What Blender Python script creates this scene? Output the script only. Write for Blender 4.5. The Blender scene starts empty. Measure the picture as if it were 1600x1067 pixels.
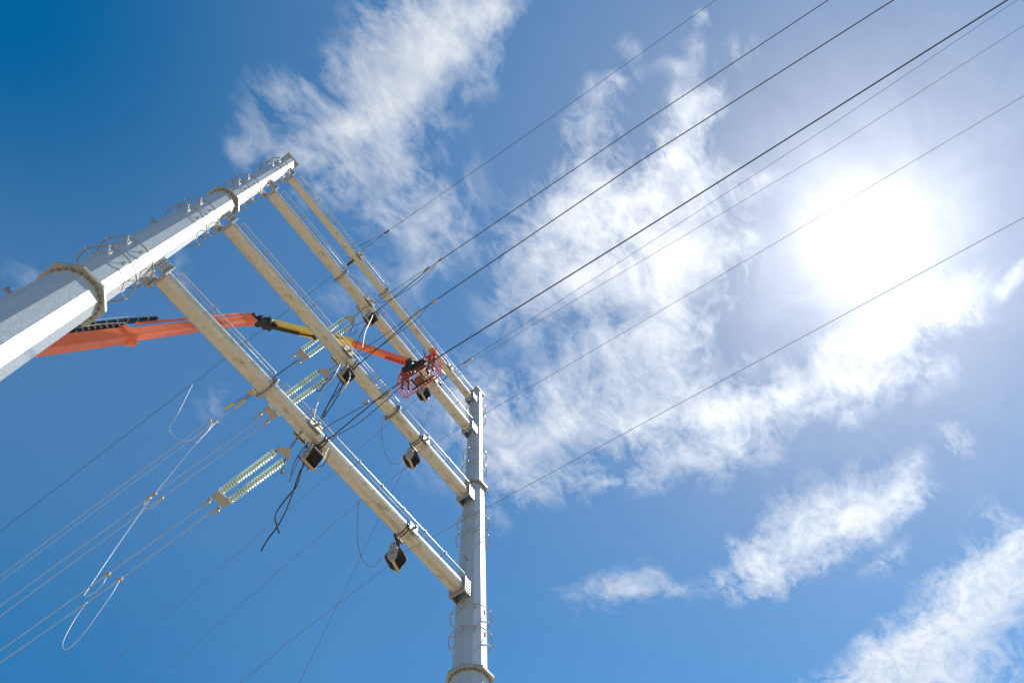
import bpy, bmesh, math, random
from mathutils import Vector, Matrix
random.seed(7)
V = Vector
C = bpy.context.scene.collection
sc = bpy.context.scene
PI = math.pi

# ------------------------------------------------------------------ camera, sky, sun, exposure
RM = Matrix(((0.5666584717, -0.8230869373, -0.0377633421),
             (-0.7466160199, -0.5323179135, 0.3990014509),
             (0.3485149857, 0.1979028362, 0.9161723485)))       # rows: right, up, forward
CAM = V((0, 0, 1.6)); FPX = 1067.0
cd = bpy.data.cameras.new("camera"); cam = bpy.data.objects.new("camera", cd); C.objects.link(cam)
cd.sensor_width = 36.0; cd.lens = FPX * 36.0 / 1600.0; cd.clip_start = 0.1; cd.clip_end = 6000
m3 = Matrix((RM[0], RM[1], -RM[2])).transposed()
cam.matrix_world = Matrix.Translation(CAM) @ m3.to_4x4()
sc.camera = cam
SUN = V((0.465, -0.27, 0.843)).normalized()
SUN_STRENGTH = 4.7
SKY_STRENGTH = 0.1
sc.view_settings.view_transform = 'Standard'; sc.view_settings.look = 'None'
sc.view_settings.exposure = 0.35; sc.view_settings.gamma = 1.0

# cloud banks of the day: centre, turn and reach of each on a plane one unit overhead, and how dense it is
CLOUDS = [(-0.0413, 0.0825, 1.642, 0.2202, 0.1283, 0.434), (-0.037, 0.0006, 1.873, 0.1367, 0.0726, 0.42), (0.0018, 0.1719, -1.607, 0.2072, 0.1129, 0.385), (-0.0271, 0.2513, 1.981, 0.1831, 0.0918, 0.238), (-0.1072, 0.2274, 1.696, 0.1319, 0.0737, 0.154), (0.0724, 0.1936, 2.495, 0.1695, 0.112, 0.28), (0.0856, 0.2631, 2.342, 0.1859, 0.0899, 0.21), (0.1559, 0.1876, 1.816, 0.1544, 0.0891, 0.182), (-0.0625, 0.3022, 1.986, 0.1342, 0.057, 0.154), (-0.0067, -0.0298, 1.028, 0.0954, 0.0565, 0.245), (0.2021, 0.2587, 1.8, 0.1467, 0.0805, 0.16), (0.3142, -0.0714, 2.035, 0.1782, 0.0912, 0.616), (0.2622, 0.0195, 1.654, 0.1891, 0.1051, 0.56), (0.2888, -0.1484, 0.445, 0.1171, 0.0688, 0.616), (0.2356, -0.1951, 0.567, 0.0687, 0.0519, 0.42), (0.1938, -0.051, 2.666, 0.0878, 0.0707, 0.392), (0.4027, -0.0431, 2.077, 0.1717, 0.1187, 0.694), (0.3491, 0.0863, 1.625, 0.1993, 0.0991, 0.56), (0.147, -0.1115, 1.74, 0.0695, 0.0467, 0.26), (0.3557, -0.1139, 0.184, 0.1196, 0.1016, 0.56), (0.2892, 0.1177, 1.617, 0.1318, 0.0958, 0.336), (0.4871, 0.0404, 1.564, 0.1503, 0.1228, 0.47), (0.4986, 0.182, 1.568, 0.2449, 0.1428, 0.403), (0.5662, 0.2774, 1.879, 0.2817, 0.1378, 0.403), (0.6196, 0.1176, 1.897, 0.2174, 0.1023, 0.426), (0.6902, 0.0196, 1.919, 0.1735, 0.1039, 0.448), (0.4222, 0.3088, 0.618, 0.0961, 0.0853, 0.28), (0.7496, 0.102, 2.008, 0.1956, 0.0914, 0.314), (0.6323, 0.3894, 0.997, 0.1155, 0.1041, 0.246), (0.6967, 0.2547, 1.992, 0.1832, 0.0742, 0.224), (0.737, -0.2316, 1.7, 0.2023, 0.1054, 0.694), (0.7126, -0.353, 1.995, 0.1476, 0.0861, 0.56), (0.7402, -0.1133, 2.023, 0.2016, 0.085, 0.47), (0.7591, -0.4281, 2.978, 0.0844, 0.0687, 0.56), (0.7611, -0.4963, -0.067, 0.0452, 0.0315, 0.47), (0.6845, -0.0564, 1.825, 0.1267, 0.085, 0.403), (1.0359, -0.0408, -1.706, 0.2675, 0.129, 0.65), (1.0469, 0.0974, 0.64, 0.1316, 0.1284, 0.47), (1.0184, -0.1629, 1.83, 0.1651, 0.1217, 0.403), (0.9395, -0.0072, -1.754, 0.1237, 0.0992, 0.336), (0.9623, 0.3173, 1.857, 0.1493, 0.0658, 0.336), (0.886, 0.3935, 1.847, 0.0993, 0.0514, 0.269), (1.4175, -0.154, -1.914, 0.3983, 0.1944, 0.694), (1.4237, 0.0299, 1.695, 0.1911, 0.121, 0.56), (1.2741, -0.3142, -2.865, 0.166, 0.133, 0.56), (1.5338, -0.0698, 2.015, 0.3389, 0.1599, 0.56), (1.3894, -0.2572, -1.978, 0.1959, 0.1688, 0.448), (0.9899, -0.3193, 2.452, 0.1039, 0.0427, 0.28), (0.0152, 0.5408, 0.68, 0.0675, 0.0336, 0.16), (0.1319, -0.2658, 2.517, 0.0309, 0.0264, 0.34), (0.1786, -0.2008, 1.737, 0.0566, 0.0351, 0.22), (0.1581, -0.242, 0.289, 0.0435, 0.0348, 0.2), (0.4302, 0.3803, 0.689, 0.2648, 0.2302, 0.12), (0.1862, 0.3705, 2.157, 0.212, 0.1134, 0.12), (0.1856, 0.6787, 1.691, 0.0724, 0.0614, 0.1), (-0.1125, 0.7388, 2.051, 0.1155, 0.0668, 0.08), (0.3908, -0.2139, 2.229, 0.0781, 0.0381, 0.14), (-0.1232, 0.2935, 1.653, 0.0856, 0.0634, 0.098), (0.7684, -0.002, 1.798, 0.1608, 0.109, 0.34), (0.8074, -0.2484, 1.831, 0.1524, 0.0875, 0.448), (0.5631, 0.0118, 0.116, 0.1444, 0.1244, 0.381), (0.5188, 0.3646, 0.607, 0.1385, 0.1035, 0.26), (1.0167, 0.1644, -1.774, 0.1176, 0.0844, 0.291), (0.9327, 0.3572, 1.686, 0.1008, 0.0646, 0.246), (1.1736, -0.1262, -1.735, 0.127, 0.0887, 0.179), (0.4692, -0.0286, 2.459, 0.1534, 0.1281, 0.336), (0.1106, -0.159, 2.233, 0.0471, 0.0321, 0.14), (0.2044, -0.267, 2.285, 0.0482, 0.0325, 0.14), (0.4025, -0.1974, 2.895, 0.0364, 0.0314, 0.12), (-0.0819, 0.368, 2.066, 0.0725, 0.0469, 0.084), (1.3952, -0.0662, -1.84, 0.2078, 0.1488, 0.336), (0.9285, 0.2835, 1.559, 0.0992, 0.0843, 0.179)]

def build_world():
    w = bpy.data.worlds.new("World"); sc.world = w; w.use_nodes = True
    nt = w.node_tree; N = nt.nodes; L = nt.links; N.clear()
    def n(t, **k):
        x = N.new(t)
        for a, b in k.items(): setattr(x, a, b)
        return x
    def math_(op, a, b=None, c=None, clamp=False):
        x = n('ShaderNodeMath', operation=op, use_clamp=clamp)
        for i, v in enumerate((a, b, c)):
            if v is None: continue
            if isinstance(v, (int, float)): x.inputs[i].default_value = v
            else: L.new(v, x.inputs[i])
        return x.outputs[0]
    out = n('ShaderNodeOutputWorld'); bg = n('ShaderNodeBackground'); bg.inputs[1].default_value = SKY_STRENGTH
    L.new(bg.outputs[0], out.inputs[0])
    sky = n('ShaderNodeTexSky', sky_type='NISHITA'); sky.sun_disc = False
    sky.sun_elevation = math.asin(SUN.z); sky.sun_rotation = math.atan2(SUN.x, SUN.y)
    sky.altitude = 300; sky.air_density = 1.0; sky.dust_density = 0.25; sky.ozone_density = 2.2
    tc = n('ShaderNodeTexCoord')
    # scattering towards the sun
    dt = n('ShaderNodeVectorMath', operation='DOT_PRODUCT'); L.new(tc.outputs['Generated'], dt.inputs[0]); dt.inputs[1].default_value = SUN
    ca = math_('MAXIMUM', dt.outputs['Value'], 0.0)
    glare = math_('POWER', ca, 12.0)
    th = math_('ARCCOSINE', math_('MINIMUM', dt.outputs['Value'], 1.0))       # angle from the sun
    hs = n('ShaderNodeHueSaturation'); hs.inputs['Hue'].default_value = 0.49; L.new(math_('MULTIPLY_ADD', glare, -0.42, 1.46), hs.inputs['Saturation']); L.new(math_('MULTIPLY_ADD', glare, -0.30, 1.07), hs.inputs['Value'])
    L.new(sky.outputs[0], hs.inputs['Color'])
    sep = n('ShaderNodeSeparateXYZ'); L.new(tc.outputs['Generated'], sep.inputs[0])
    zc = math_('MAXIMUM', sep.outputs[2], 0.08)
    px = math_('DIVIDE', sep.outputs[0], zc); py = math_('DIVIDE', sep.outputs[1], zc)
    P = n('ShaderNodeCombineXYZ'); L.new(px, P.inputs[0]); L.new(py, P.inputs[1])
    # ragged edges: push the lookup of the banks about with noise
    wn = n('ShaderNodeTexNoise'); wn.inputs['Scale'].default_value = 7; wn.inputs['Detail'].default_value = 6
    L.new(P.outputs[0], wn.inputs['Vector'])
    ws = n('ShaderNodeVectorMath', operation='SUBTRACT'); L.new(wn.outputs['Color'], ws.inputs[0]); ws.inputs[1].default_value = (.5, .5, .5)
    wsc = n('ShaderNodeVectorMath', operation='SCALE'); L.new(ws.outputs[0], wsc.inputs[0]); wsc.inputs['Scale'].default_value = 0.16
    PW = n('ShaderNodeVectorMath', operation='ADD'); L.new(P.outputs[0], PW.inputs[0]); L.new(wsc.outputs[0], PW.inputs[1])
    flat = n('ShaderNodeVectorMath', operation='MULTIPLY'); L.new(PW.outputs[0], flat.inputs[0]); flat.inputs[1].default_value = (1, 1, 0)
    tot = None
    for (cx, cy, rot, sx, sy, wt) in CLOUDS:
        mp = n('ShaderNodeMapping', vector_type='TEXTURE')
        mp.inputs['Location'].default_value = (cx, cy, 0); mp.inputs['Rotation'].default_value = (0, 0, rot)
        mp.inputs['Scale'].default_value = (sx, sy, 1)
        L.new(flat.outputs[0], mp.inputs['Vector'])
        g = n('ShaderNodeTexGradient', gradient_type='QUADRATIC_SPHERE'); L.new(mp.outputs[0], g.inputs[0])
        tot = math_('MULTIPLY_ADD', g.outputs['Fac'], wt * 1.45, tot if tot is not None else 0.0)
    cov = math_('MINIMUM', tot, 0.80)
    # wispy texture of the banks, drawn out along the wind
    mw = n('ShaderNodeMapping'); mw.inputs['Rotation'].default_value = (0, 0, 0.9); mw.inputs['Scale'].default_value = (1.0, 1.5, 1)
    L.new(P.outputs[0], mw.inputs['Vector'])
    n1 = n('ShaderNodeTexNoise'); n1.inputs['Scale'].default_value = 9; n1.inputs['Detail'].default_value = 13; n1.inputs['Roughness'].default_value = 0.64; n1.inputs['Distortion'].default_value = 0.75
    L.new(mw.outputs[0], n1.inputs['Vector'])
    n2 = n('ShaderNodeTexNoise'); n2.inputs['Scale'].default_value = 46; n2.inputs['Detail'].default_value = 8; n2.inputs['Roughness'].default_value = 0.6; n2.inputs['Distortion'].default_value = 0.5
    L.new(mw.outputs[0], n2.inputs['Vector'])
    n3 = n('ShaderNodeTexNoise'); n3.inputs['Scale'].default_value = 5; n3.inputs['Detail'].default_value = 3
    L.new(P.outputs[0], n3.inputs['Vector'])
    m3_ = n('ShaderNodeMapRange'); L.new(n3.outputs['Fac'], m3_.inputs['Value']); m3_.inputs['From Min'].default_value = 0.35; m3_.inputs['From Max'].default_value = 0.65; m3_.inputs['To Min'].default_value = 0.25; m3_.inputs['To Max'].default_value = 1.25
    tex = math_('ADD', math_('MULTIPLY', math_('SUBTRACT', n1.outputs['Fac'], 0.5), 1.7), math_('MULTIPLY', math_('MULTIPLY', math_('SUBTRACT', n2.outputs['Fac'], 0.5), 0.85), m3_.outputs[0]))
    # texture only shows where a bank is
    near = math_('MULTIPLY', math_('MINIMUM', math_('MULTIPLY', cov, 5.0), 1.0), tex)
    d0 = math_('ADD', cov, near)
    mr = n('ShaderNodeMapRange', interpolation_type='LINEAR'); L.new(d0, mr.inputs['Value'])
    mr.inputs['From Min'].default_value = 0.04; mr.inputs['From Max'].default_value = 0.96
    dens = math_('MULTIPLY', mr.outputs[0], 0.84)
    wide = math_('POWER', ca, 9.0)
    k = 1.0 / SKY_STRENGTH
    def fall(amp, deg): return math_('MULTIPLY', math_('POWER', math.e, math_('MULTIPLY', th, -1.0 / math.radians(deg))), amp * k)
    au = math_('MULTIPLY', math_('ADD', fall(1.7, 1.7), math_("ADD", fall(0.60, 5.0), fall(0.20, 12.0))), math_('MULTIPLY_ADD', n1.outputs['Fac'], 0.9, 0.55))
    # milky veil of very thin high cirrus, thinned at two spots to paint in lens vignetting
    vd = n('ShaderNodeVectorMath', operation='DISTANCE'); L.new(P.outputs[0], vd.inputs[0]); vd.inputs[1].default_value = (-0.42, 0.46, 0)
    vm = n('ShaderNodeMapRange', interpolation_type='SMOOTHSTEP'); L.new(vd.outputs['Value'], vm.inputs['Value'])
    vm.inputs['From Min'].default_value = 0.06; vm.inputs['From Max'].default_value = 0.52; vm.inputs['To Max'].default_value = 0.056 * k
    vd2 = n('ShaderNodeVectorMath', operation='DISTANCE'); L.new(P.outputs[0], vd2.inputs[0]); vd2.inputs[1].default_value = (0.42, 1.5, 0)
    vm2 = n('ShaderNodeMapRange', interpolation_type='SMOOTHSTEP'); L.new(vd2.outputs['Value'], vm2.inputs['Value'])
    vm2.inputs['To Min'].default_value = 0.4; vm2.inputs['From Min'].default_value = 0.05; vm2.inputs['From Max'].default_value = 0.75
    au = math_('ADD', au, math_('MULTIPLY', math_('MULTIPLY', vm.outputs[0], vm2.outputs[0]), math_('MULTIPLY_ADD', glare, -0.75, 1.0)))
    auc = n('ShaderNodeCombineXYZ')
    L.new(math_('MULTIPLY', au, 1.0), auc.inputs[0]); L.new(math_('MULTIPLY', au, 1.0), auc.inputs[1]); L.new(math_('MULTIPLY', au, 1.05), auc.inputs[2])
    cl = math_('ADD', math_('MULTIPLY', wide, 0.34 * k), 0.60 * k)
    clc = n('ShaderNodeCombineXYZ')
    L.new(math_('MULTIPLY', cl, 0.97), clc.inputs[0]); L.new(math_('MULTIPLY', cl, 1.0), clc.inputs[1]); L.new(math_('MULTIPLY', cl, 1.04), clc.inputs[2])
    mix = n('ShaderNodeMix', data_type='RGBA'); L.new(dens, mix.inputs['Factor']); L.new(hs.outputs[0], mix.inputs['A']); L.new(clc.outputs[0], mix.inputs['B'])
    add = n('ShaderNodeVectorMath', operation='ADD'); L.new(mix.outputs['Result'], add.inputs[0]); L.new(auc.outputs[0], add.inputs[1])
    L.new(add.outputs[0], bg.inputs[0])
    w.cycles.sampling_method = 'MANUAL'; w.cycles.sample_map_resolution = 512
build_world()
sl = bpy.data.lights.new("sun", 'SUN'); so = bpy.data.objects.new("sun", sl); C.objects.link(so)
sl.energy = SUN_STRENGTH; sl.angle = math.radians(0.53); sl.color = (1.0, 0.96, 0.89)
so.location = (60, -35, 120); so.rotation_euler = SUN.to_track_quat('Z', 'Y').to_euler()

# ------------------------------------------------------------------ helpers
def ray(px, py):
    return (RM.transposed() @ V(((px - 800) / FPX, -(py - 533.5) / FPX, 1.0))).normalized()
def at(px, py, axis, val):                     # the point seen at a pixel of the photograph on the plane axis = val
    d = ray(px, py); return CAM + d * ((val - CAM[axis]) / d[axis])
def WX(x, *pts): return [at(p[0], p[1], 0, x) for p in pts]

def mat(name, base, rough=0.5, metal=0.0, var=0.0, scale=6.0, tint=None, bump=0.0, spec=0.5, stretch=(1, 1, 1), rvar=0.0, trans=0.0, stain=None, stain_scale=1.3, stain_amt=0.0):
    m = bpy.data.materials.new(name); m.use_nodes = True; nt = m.node_tree; N = nt.nodes; L = nt.links
    b = N['Principled BSDF']
    b.inputs['Base Color'].default_value = (*base, 1); b.inputs['Roughness'].default_value = rough; b.inputs['Metallic'].default_value = metal
    b.inputs['Specular IOR Level'].default_value = spec; b.inputs['Transmission Weight'].default_value = trans
    if var or bump or rvar or stain:
        tc = N.new('ShaderNodeTexCoord'); mp = N.new('ShaderNodeMapping'); mp.inputs['Scale'].default_value = stretch
        L.new(tc.outputs['Object'], mp.inputs[0])
        nz = N.new('ShaderNodeTexNoise'); nz.inputs['Scale'].default_value = scale; nz.inputs['Detail'].default_value = 8; nz.inputs['Roughness'].default_value = 0.62
        L.new(mp.outputs[0], nz.inputs['Vector'])
        cr = N.new('ShaderNodeValToRGB'); e = cr.color_ramp.elements
        t2 = tint or tuple(c * (1 - var) for c in base)
        e[0].position = 0.34; e[0].color = (*t2, 1); e[1].position = 0.66; e[1].color = (*[min(1, c * (1 + var * .6)) for c in base], 1)
        L.new(nz.outputs['Fac'], cr.inputs[0]); col = cr.outputs[0]
        if stain:
            n3 = N.new('ShaderNodeTexNoise'); n3.inputs['Scale'].default_value = stain_scale; n3.inputs['Detail'].default_value = 7; n3.inputs['Roughness'].default_value = 0.7
            L.new(mp.outputs[0], n3.inputs['Vector'])
            r3 = N.new('ShaderNodeMapRange'); r3.interpolation_type = 'SMOOTHSTEP'; r3.inputs['From Min'].default_value = 0.52; r3.inputs['From Max'].default_value = 0.72; r3.inputs['To Max'].default_value = stain_amt
            L.new(n3.outputs['Fac'], r3.inputs['Value'])
            mx = N.new('ShaderNodeMix'); mx.data_type = 'RGBA'; L.new(r3.outputs[0], mx.inputs['Factor']); L.new(col, mx.inputs['A']); mx.inputs['B'].default_value = (*stain, 1)
            col = mx.outputs['Result']
        L.new(col, b.inputs['Base Color'])
        if rvar:
            rr = N.new('ShaderNodeMapRange'); rr.inputs['From Min'].default_value = .3; rr.inputs['From Max'].default_value = .7
            rr.inputs['To Min'].default_value = rough - rvar; rr.inputs['To Max'].default_value = rough + rvar
            L.new(nz.outputs['Fac'], rr.inputs['Value']); L.new(rr.outputs[0], b.inputs['Roughness'])
        if bump:
            bp = N.new('ShaderNodeBump'); bp.inputs['Strength'].default_value = bump; bp.inputs['Distance'].default_value = 0.02
            L.new(nz.outputs['Fac'], bp.inputs['Height']); L.new(bp.outputs[0], b.inputs['Normal'])
    return m

M = dict(
    galv=mat('galvanised_steel', (.52, .535, .53), .43, .62, .20, 9.0, rvar=.05, bump=.02, stretch=(2, 2, 4.5), stain=(.42, .44, .44), stain_scale=2.2, stain_amt=.7),
    arm=mat('weathered_bounce_tinted_steel', (.48, .435, .36), .45, .60, .13, 4.0, rvar=.06, bump=.06, stretch=(1.3, 1.7, 1.7), stain=(.19, .145, .09), stain_scale=1.7, stain_amt=.7),  # warm base colour holds light bounced off the ground; brown stains are weathering
    plate=mat('galvanised_plate', (.36, .345, .31), .5, .6, .22, 8.0),
    bolt=mat('bolt_steel', (.30, .30, .30), .42, .8, .2, 30),
    rail=mat('rail_steel', (.50, .51, .51), .42, .6, .1, 20),
    hoop=mat('hoop_steel', (.30, .275, .24), .5, .6, .2, 12),
    yoke=mat('yoke_steel', (.34, .32, .27), .55, .5, .2, 9),
    glass=mat('insulator_glass', (.78, 1.0, .92), .12, 0, .04, 14, trans=.30, spec=.8),
    cap=mat('insulator_cap', (.20, .19, .14), .55, .5, .25, 25),
    alu=mat('stranded_aluminium', (.44, .425, .40), .5, .5, .15, 3),
    bright=mat('bright_aluminium', (.52, .50, .47), .5, .3, .1, 6),
    dark=mat('dark_cable', (.05, .05, .055), .85, 0, .3, 9, spec=.12),
    blackrope=mat('grey_pulling_rope', (.17, .175, .19), .9, 0, .3, 14, spec=.1),
    rope=mat('pale_rope', (.42, .38, .33), .8, 0, .2, 16),
    sheave=mat('sheave_rubber', (.035, .022, .02), .42, 0, .4, 10),
    blockframe=mat('block_aluminium', (.42, .40, .36), .45, .55, .3, 7),
    tan=mat('tan_steel', (.42, .32, .20), .55, .3, .25, 9),
    rust=mat('rusted_steel', (.20, .10, .055), .6, .3, .35, 12),
    hoist=mat('hoist_yellow', (.55, .36, .07), .5, .1, .3, 14),
    orange=mat('boom_orange_paint', (.80, .165, .05), .45, 0, .10, 3.0, bump=.02, spec=.5, stain=(.34, .08, .035), stain_scale=1.6, stain_amt=.5),
    yellow=mat('jib_yellow_paint', (.86, .56, .09), .45, 0, .14, 4.0, stain=(.34, .24, .07), stain_scale=2.2, stain_amt=.7),
    red=mat('basket_red_paint', (.66, .085, .045), .45, 0, .14, 8.0),
    black=mat('black_machinery', (.016, .015, .016), .5, .1, .5, 12),
    hat=mat('orange_hard_hat', (.92, .27, .03), .35, 0, .05, 8),
    vest=mat('orange_work_shirt', (.50, .075, .022), .8, 0, .2, 9),
    jeans=mat('dark_work_trousers', (.045, .042, .055), .85, 0, .3, 12),
    skin=mat('skin', (.48, .27, .18), .55, 0, .1, 12),
    hair=mat('dark_hair', (.03, .02, .015), .6, 0, .3, 30),
    tyre=mat('tyre_rubber', (.025, .025, .025), .8, 0, .3, 10),
    ground=mat('dry_sandy_ground', (.43, .36, .26), .95, 0, .28, .12, tint=(.33, .27, .19), bump=.3, stain=(.15, .15, .07), stain_scale=.5, stain_amt=.35),
)

def frame_for(d):
    d = d.normalized(); up = V((0, 0, 1)) if abs(d.z) < .95 else V((0, 1, 0))
    a = d.cross(up).normalized(); return a, a.cross(d).normalized()
class MB:
    def __init__(s): s.v = []; s.f = []; s.mi = []; s.cur = 0
    def face(s, idx): s.f.append(tuple(idx)); s.mi.append(s.cur)
    def ring(s, pts):
        b = len(s.v); s.v += [V(p) for p in pts]; return list(range(b, b + len(pts)))
    def bridge(s, r0, r1):
        k = len(r0)
        for i in range(k): s.face((r0[i], r0[(i + 1) % k], r1[(i + 1) % k], r1[i]))
    def tube(s, pts, r, n=6, cap=True):
        pts = [V(p) for p in pts]; rr = r if isinstance(r, (list, tuple)) else [r] * len(pts)
        prev = None; a = None; first = None
        for i, p in enumerate(pts):
            d = (pts[min(i + 1, len(pts) - 1)] - pts[max(i - 1, 0)])
            if d.length < 1e-9: d = V((0, 0, 1))
            d.normalize()
            if a is None: a, b = frame_for(d)
            else:
                a = (a - d * a.dot(d));
                if a.length < 1e-6: a, b = frame_for(d)
                a.normalize(); b = a.cross(d).normalized()
            ring = s.ring([p + a * (rr[i] * math.cos(2 * PI * k / n)) + b * (rr[i] * math.sin(2 * PI * k / n)) for k in range(n)])
            if prev: s.bridge(prev, ring)
            else: first = ring
            prev = ring
        if cap: s.face(first[::-1]); s.face(prev)
        return s
    def prism(s, c0, c1, r0, r1, n, ph=0.0, ax=None, cap=True):     # straight tapered n-gon from c0 to c1
        c0 = V(c0); c1 = V(c1)
        if ax is None: a, b = V((1, 0, 0)), V((0, 1, 0))
        else: a, b = ax
        f = lambda c, r: s.ring([c + a * (r * math.cos(ph + 2 * PI * k / n)) + b * (r * math.sin(ph + 2 * PI * k / n)) for k in range(n)])
        R0 = f(c0, r0); R1 = f(c1, r1); s.bridge(R0, R1)
        if cap: s.face(R0[::-1]); s.face(R1)
        return s
    def box(s, c, d, rot=None):
        c = V(c); x, y, z = d[0] / 2, d[1] / 2, d[2] / 2
        co = [V((sx * x, sy * y, sz * z)) for sx in (-1, 1) for sy in (-1, 1) for sz in (-1, 1)]
        if rot is not None: co = [rot @ q for q in co]
        r = s.ring([c + q for q in co])
        for q in ((0, 1, 3, 2), (4, 6, 7, 5), (0, 4, 5, 1), (2, 3, 7, 6), (0, 2, 6, 4), (1, 5, 7, 3)): s.face([r[i] for i in q])
        return s
    def beam(s, p0, p1, w, h, up=V((0, 0, 1))):                     # box along p0-p1
        p0 = V(p0); p1 = V(p1); d = (p1 - p0); L = d.length; d.normalize()
        a = d.cross(up).normalized(); b = a.cross(d).normalized()
        return s.box((p0 + p1) / 2, (L, w, h), Matrix((d, a, b)).transposed())
    def ball(s, c, r, nu=12, nv=7, sq=(1, 1, 1), lo=-1.0):
        c = V(c); prev = None
        for j in range(nv + 1):
            t = -PI / 2 + PI * j / nv; zz = max(math.sin(t), lo); rr = max(math.cos(t), 0.001)
            ring = s.ring([c + V((r * sq[0] * rr * math.cos(2 * PI * k / nu), r * sq[1] * rr * math.sin(2 * PI * k / nu), r * sq[2] * zz)) for k in range(nu)])
            if prev: s.bridge(prev, ring)
            else: s.face(ring[::-1])
            prev = ring
        s.face(prev); return s
    def lathe(s, c, axis, prof, n=14):                              # prof: (along, radius)
        c = V(c); ax = V(axis).normalized(); a, b = frame_for(ax); prev = None
        for (t, r) in prof:
            ring = s.ring([c + ax * t + a * (r * math.cos(2 * PI * k / n)) + b * (r * math.sin(2 * PI * k / n)) for k in range(n)])
            if prev: s.bridge(prev, ring)
            else: s.face(ring[::-1])
            prev = ring
        s.face(prev); return s
    def build(s, name, m, parent=None, smooth=False, bevel=0.0, org=None):
        me = bpy.data.meshes.new(name)
        o0 = V((0, 0, 0))
        if org is not None: o0 = V(org)
        elif parent is not None:
            q = parent
            while q is not None: o0 = o0 + V(q.location); q = q.parent
        me.from_pydata([tuple(p - o0) for p in s.v], [], s.f)
        for mm in (m if isinstance(m, (list, tuple)) else [m]): me.materials.append(mm)
        if len(me.materials) > 1: me.polygons.foreach_set('material_index', s.mi)
        bm = bmesh.new(); bm.from_mesh(me); bmesh.ops.recalc_face_normals(bm, faces=bm.faces); bm.to_mesh(me); bm.free()
        if smooth: me.polygons.foreach_set('use_smooth', [True] * len(me.polygons))
        me.update()
        o = bpy.data.objects.new(name, me); C.objects.link(o)
        if org is not None: o.location = o0
        if parent is not None: o.parent = parent
        if bevel:
            bv = o.modifiers.new('bevel', 'BEVEL'); bv.width = bevel; bv.segments = 2; bv.limit_method = 'ANGLE'
        return o
def tag(o, label=None, cat=None, group=None, kind=None):
    if label: o['label'] = label
    if cat: o['category'] = cat
    if group: o['group'] = group
    if kind: o['kind'] = kind
    return o
def thing(name, loc, label, cat, group=None):
    o = bpy.data.objects.new(name, None); C.objects.link(o); o.location = loc; o.empty_display_size = .3
    return tag(o, label, cat, group)
def copy_tree(o, parent=None):
    c = o.copy(); C.objects.link(c); c.parent = parent
    for ch in list(o.children): copy_tree(ch, c)
    return c
def share(src, parent, loc, rot=None, name=None):                   # another object on the same mesh
    c = src.copy(); C.objects.link(c); c.parent = parent; c.location = loc
    if rot is not None: c.rotation_euler = rot
    return c
def smooth_path(pts, k=8):
    pts = [V(p) for p in pts]; out = []
    for i in range(len(pts) - 1):
        p0 = pts[max(i - 1, 0)]; p1 = pts[i]; p2 = pts[i + 1]; p3 = pts[min(i + 2, len(pts) - 1)]
        L = (p2 - p1).length
        m1 = (p2 - p0); m1 = m1.normalized() * L if m1.length > 0 else m1
        m2 = (p3 - p1); m2 = m2.normalized() * L if m2.length > 0 else m2
        for j in range(k):
            t = j / k; t2 = t * t; t3 = t2 * t
            out.append(p1 * (2 * t3 - 3 * t2 + 1) + m1 * (t3 - 2 * t2 + t) + p2 * (-2 * t3 + 3 * t2) + m2 * (t3 - t2))
    out.append(pts[-1]); return out
def cable(name, pts, r, m, label, cat, group=None, smooth=True, n=6):
    P = smooth_path(pts) if smooth else [V(p) for p in pts]
    o = MB().tube(P, r, n).build(name, M[m], smooth=True, org=P[0])
    return tag(o, label, cat, group)

# ------------------------------------------------------------------ ground
g = MB(); S = 2500.0; K = 24
rows = []
for i in range(K + 1):
    rows.append(g.ring([(-S + 2 * S * j / K, -S + 2 * S * i / K, 0.0) for j in range(K + 1)]))
for i in range(K):
    for j in range(K): g.face((rows[i][j], rows[i][j + 1], rows[i + 1][j + 1], rows[i + 1][j]))
tag(g.build('ground', M['ground']), 'dry sandy ground under the steel frame', 'ground', kind='structure')

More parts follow.
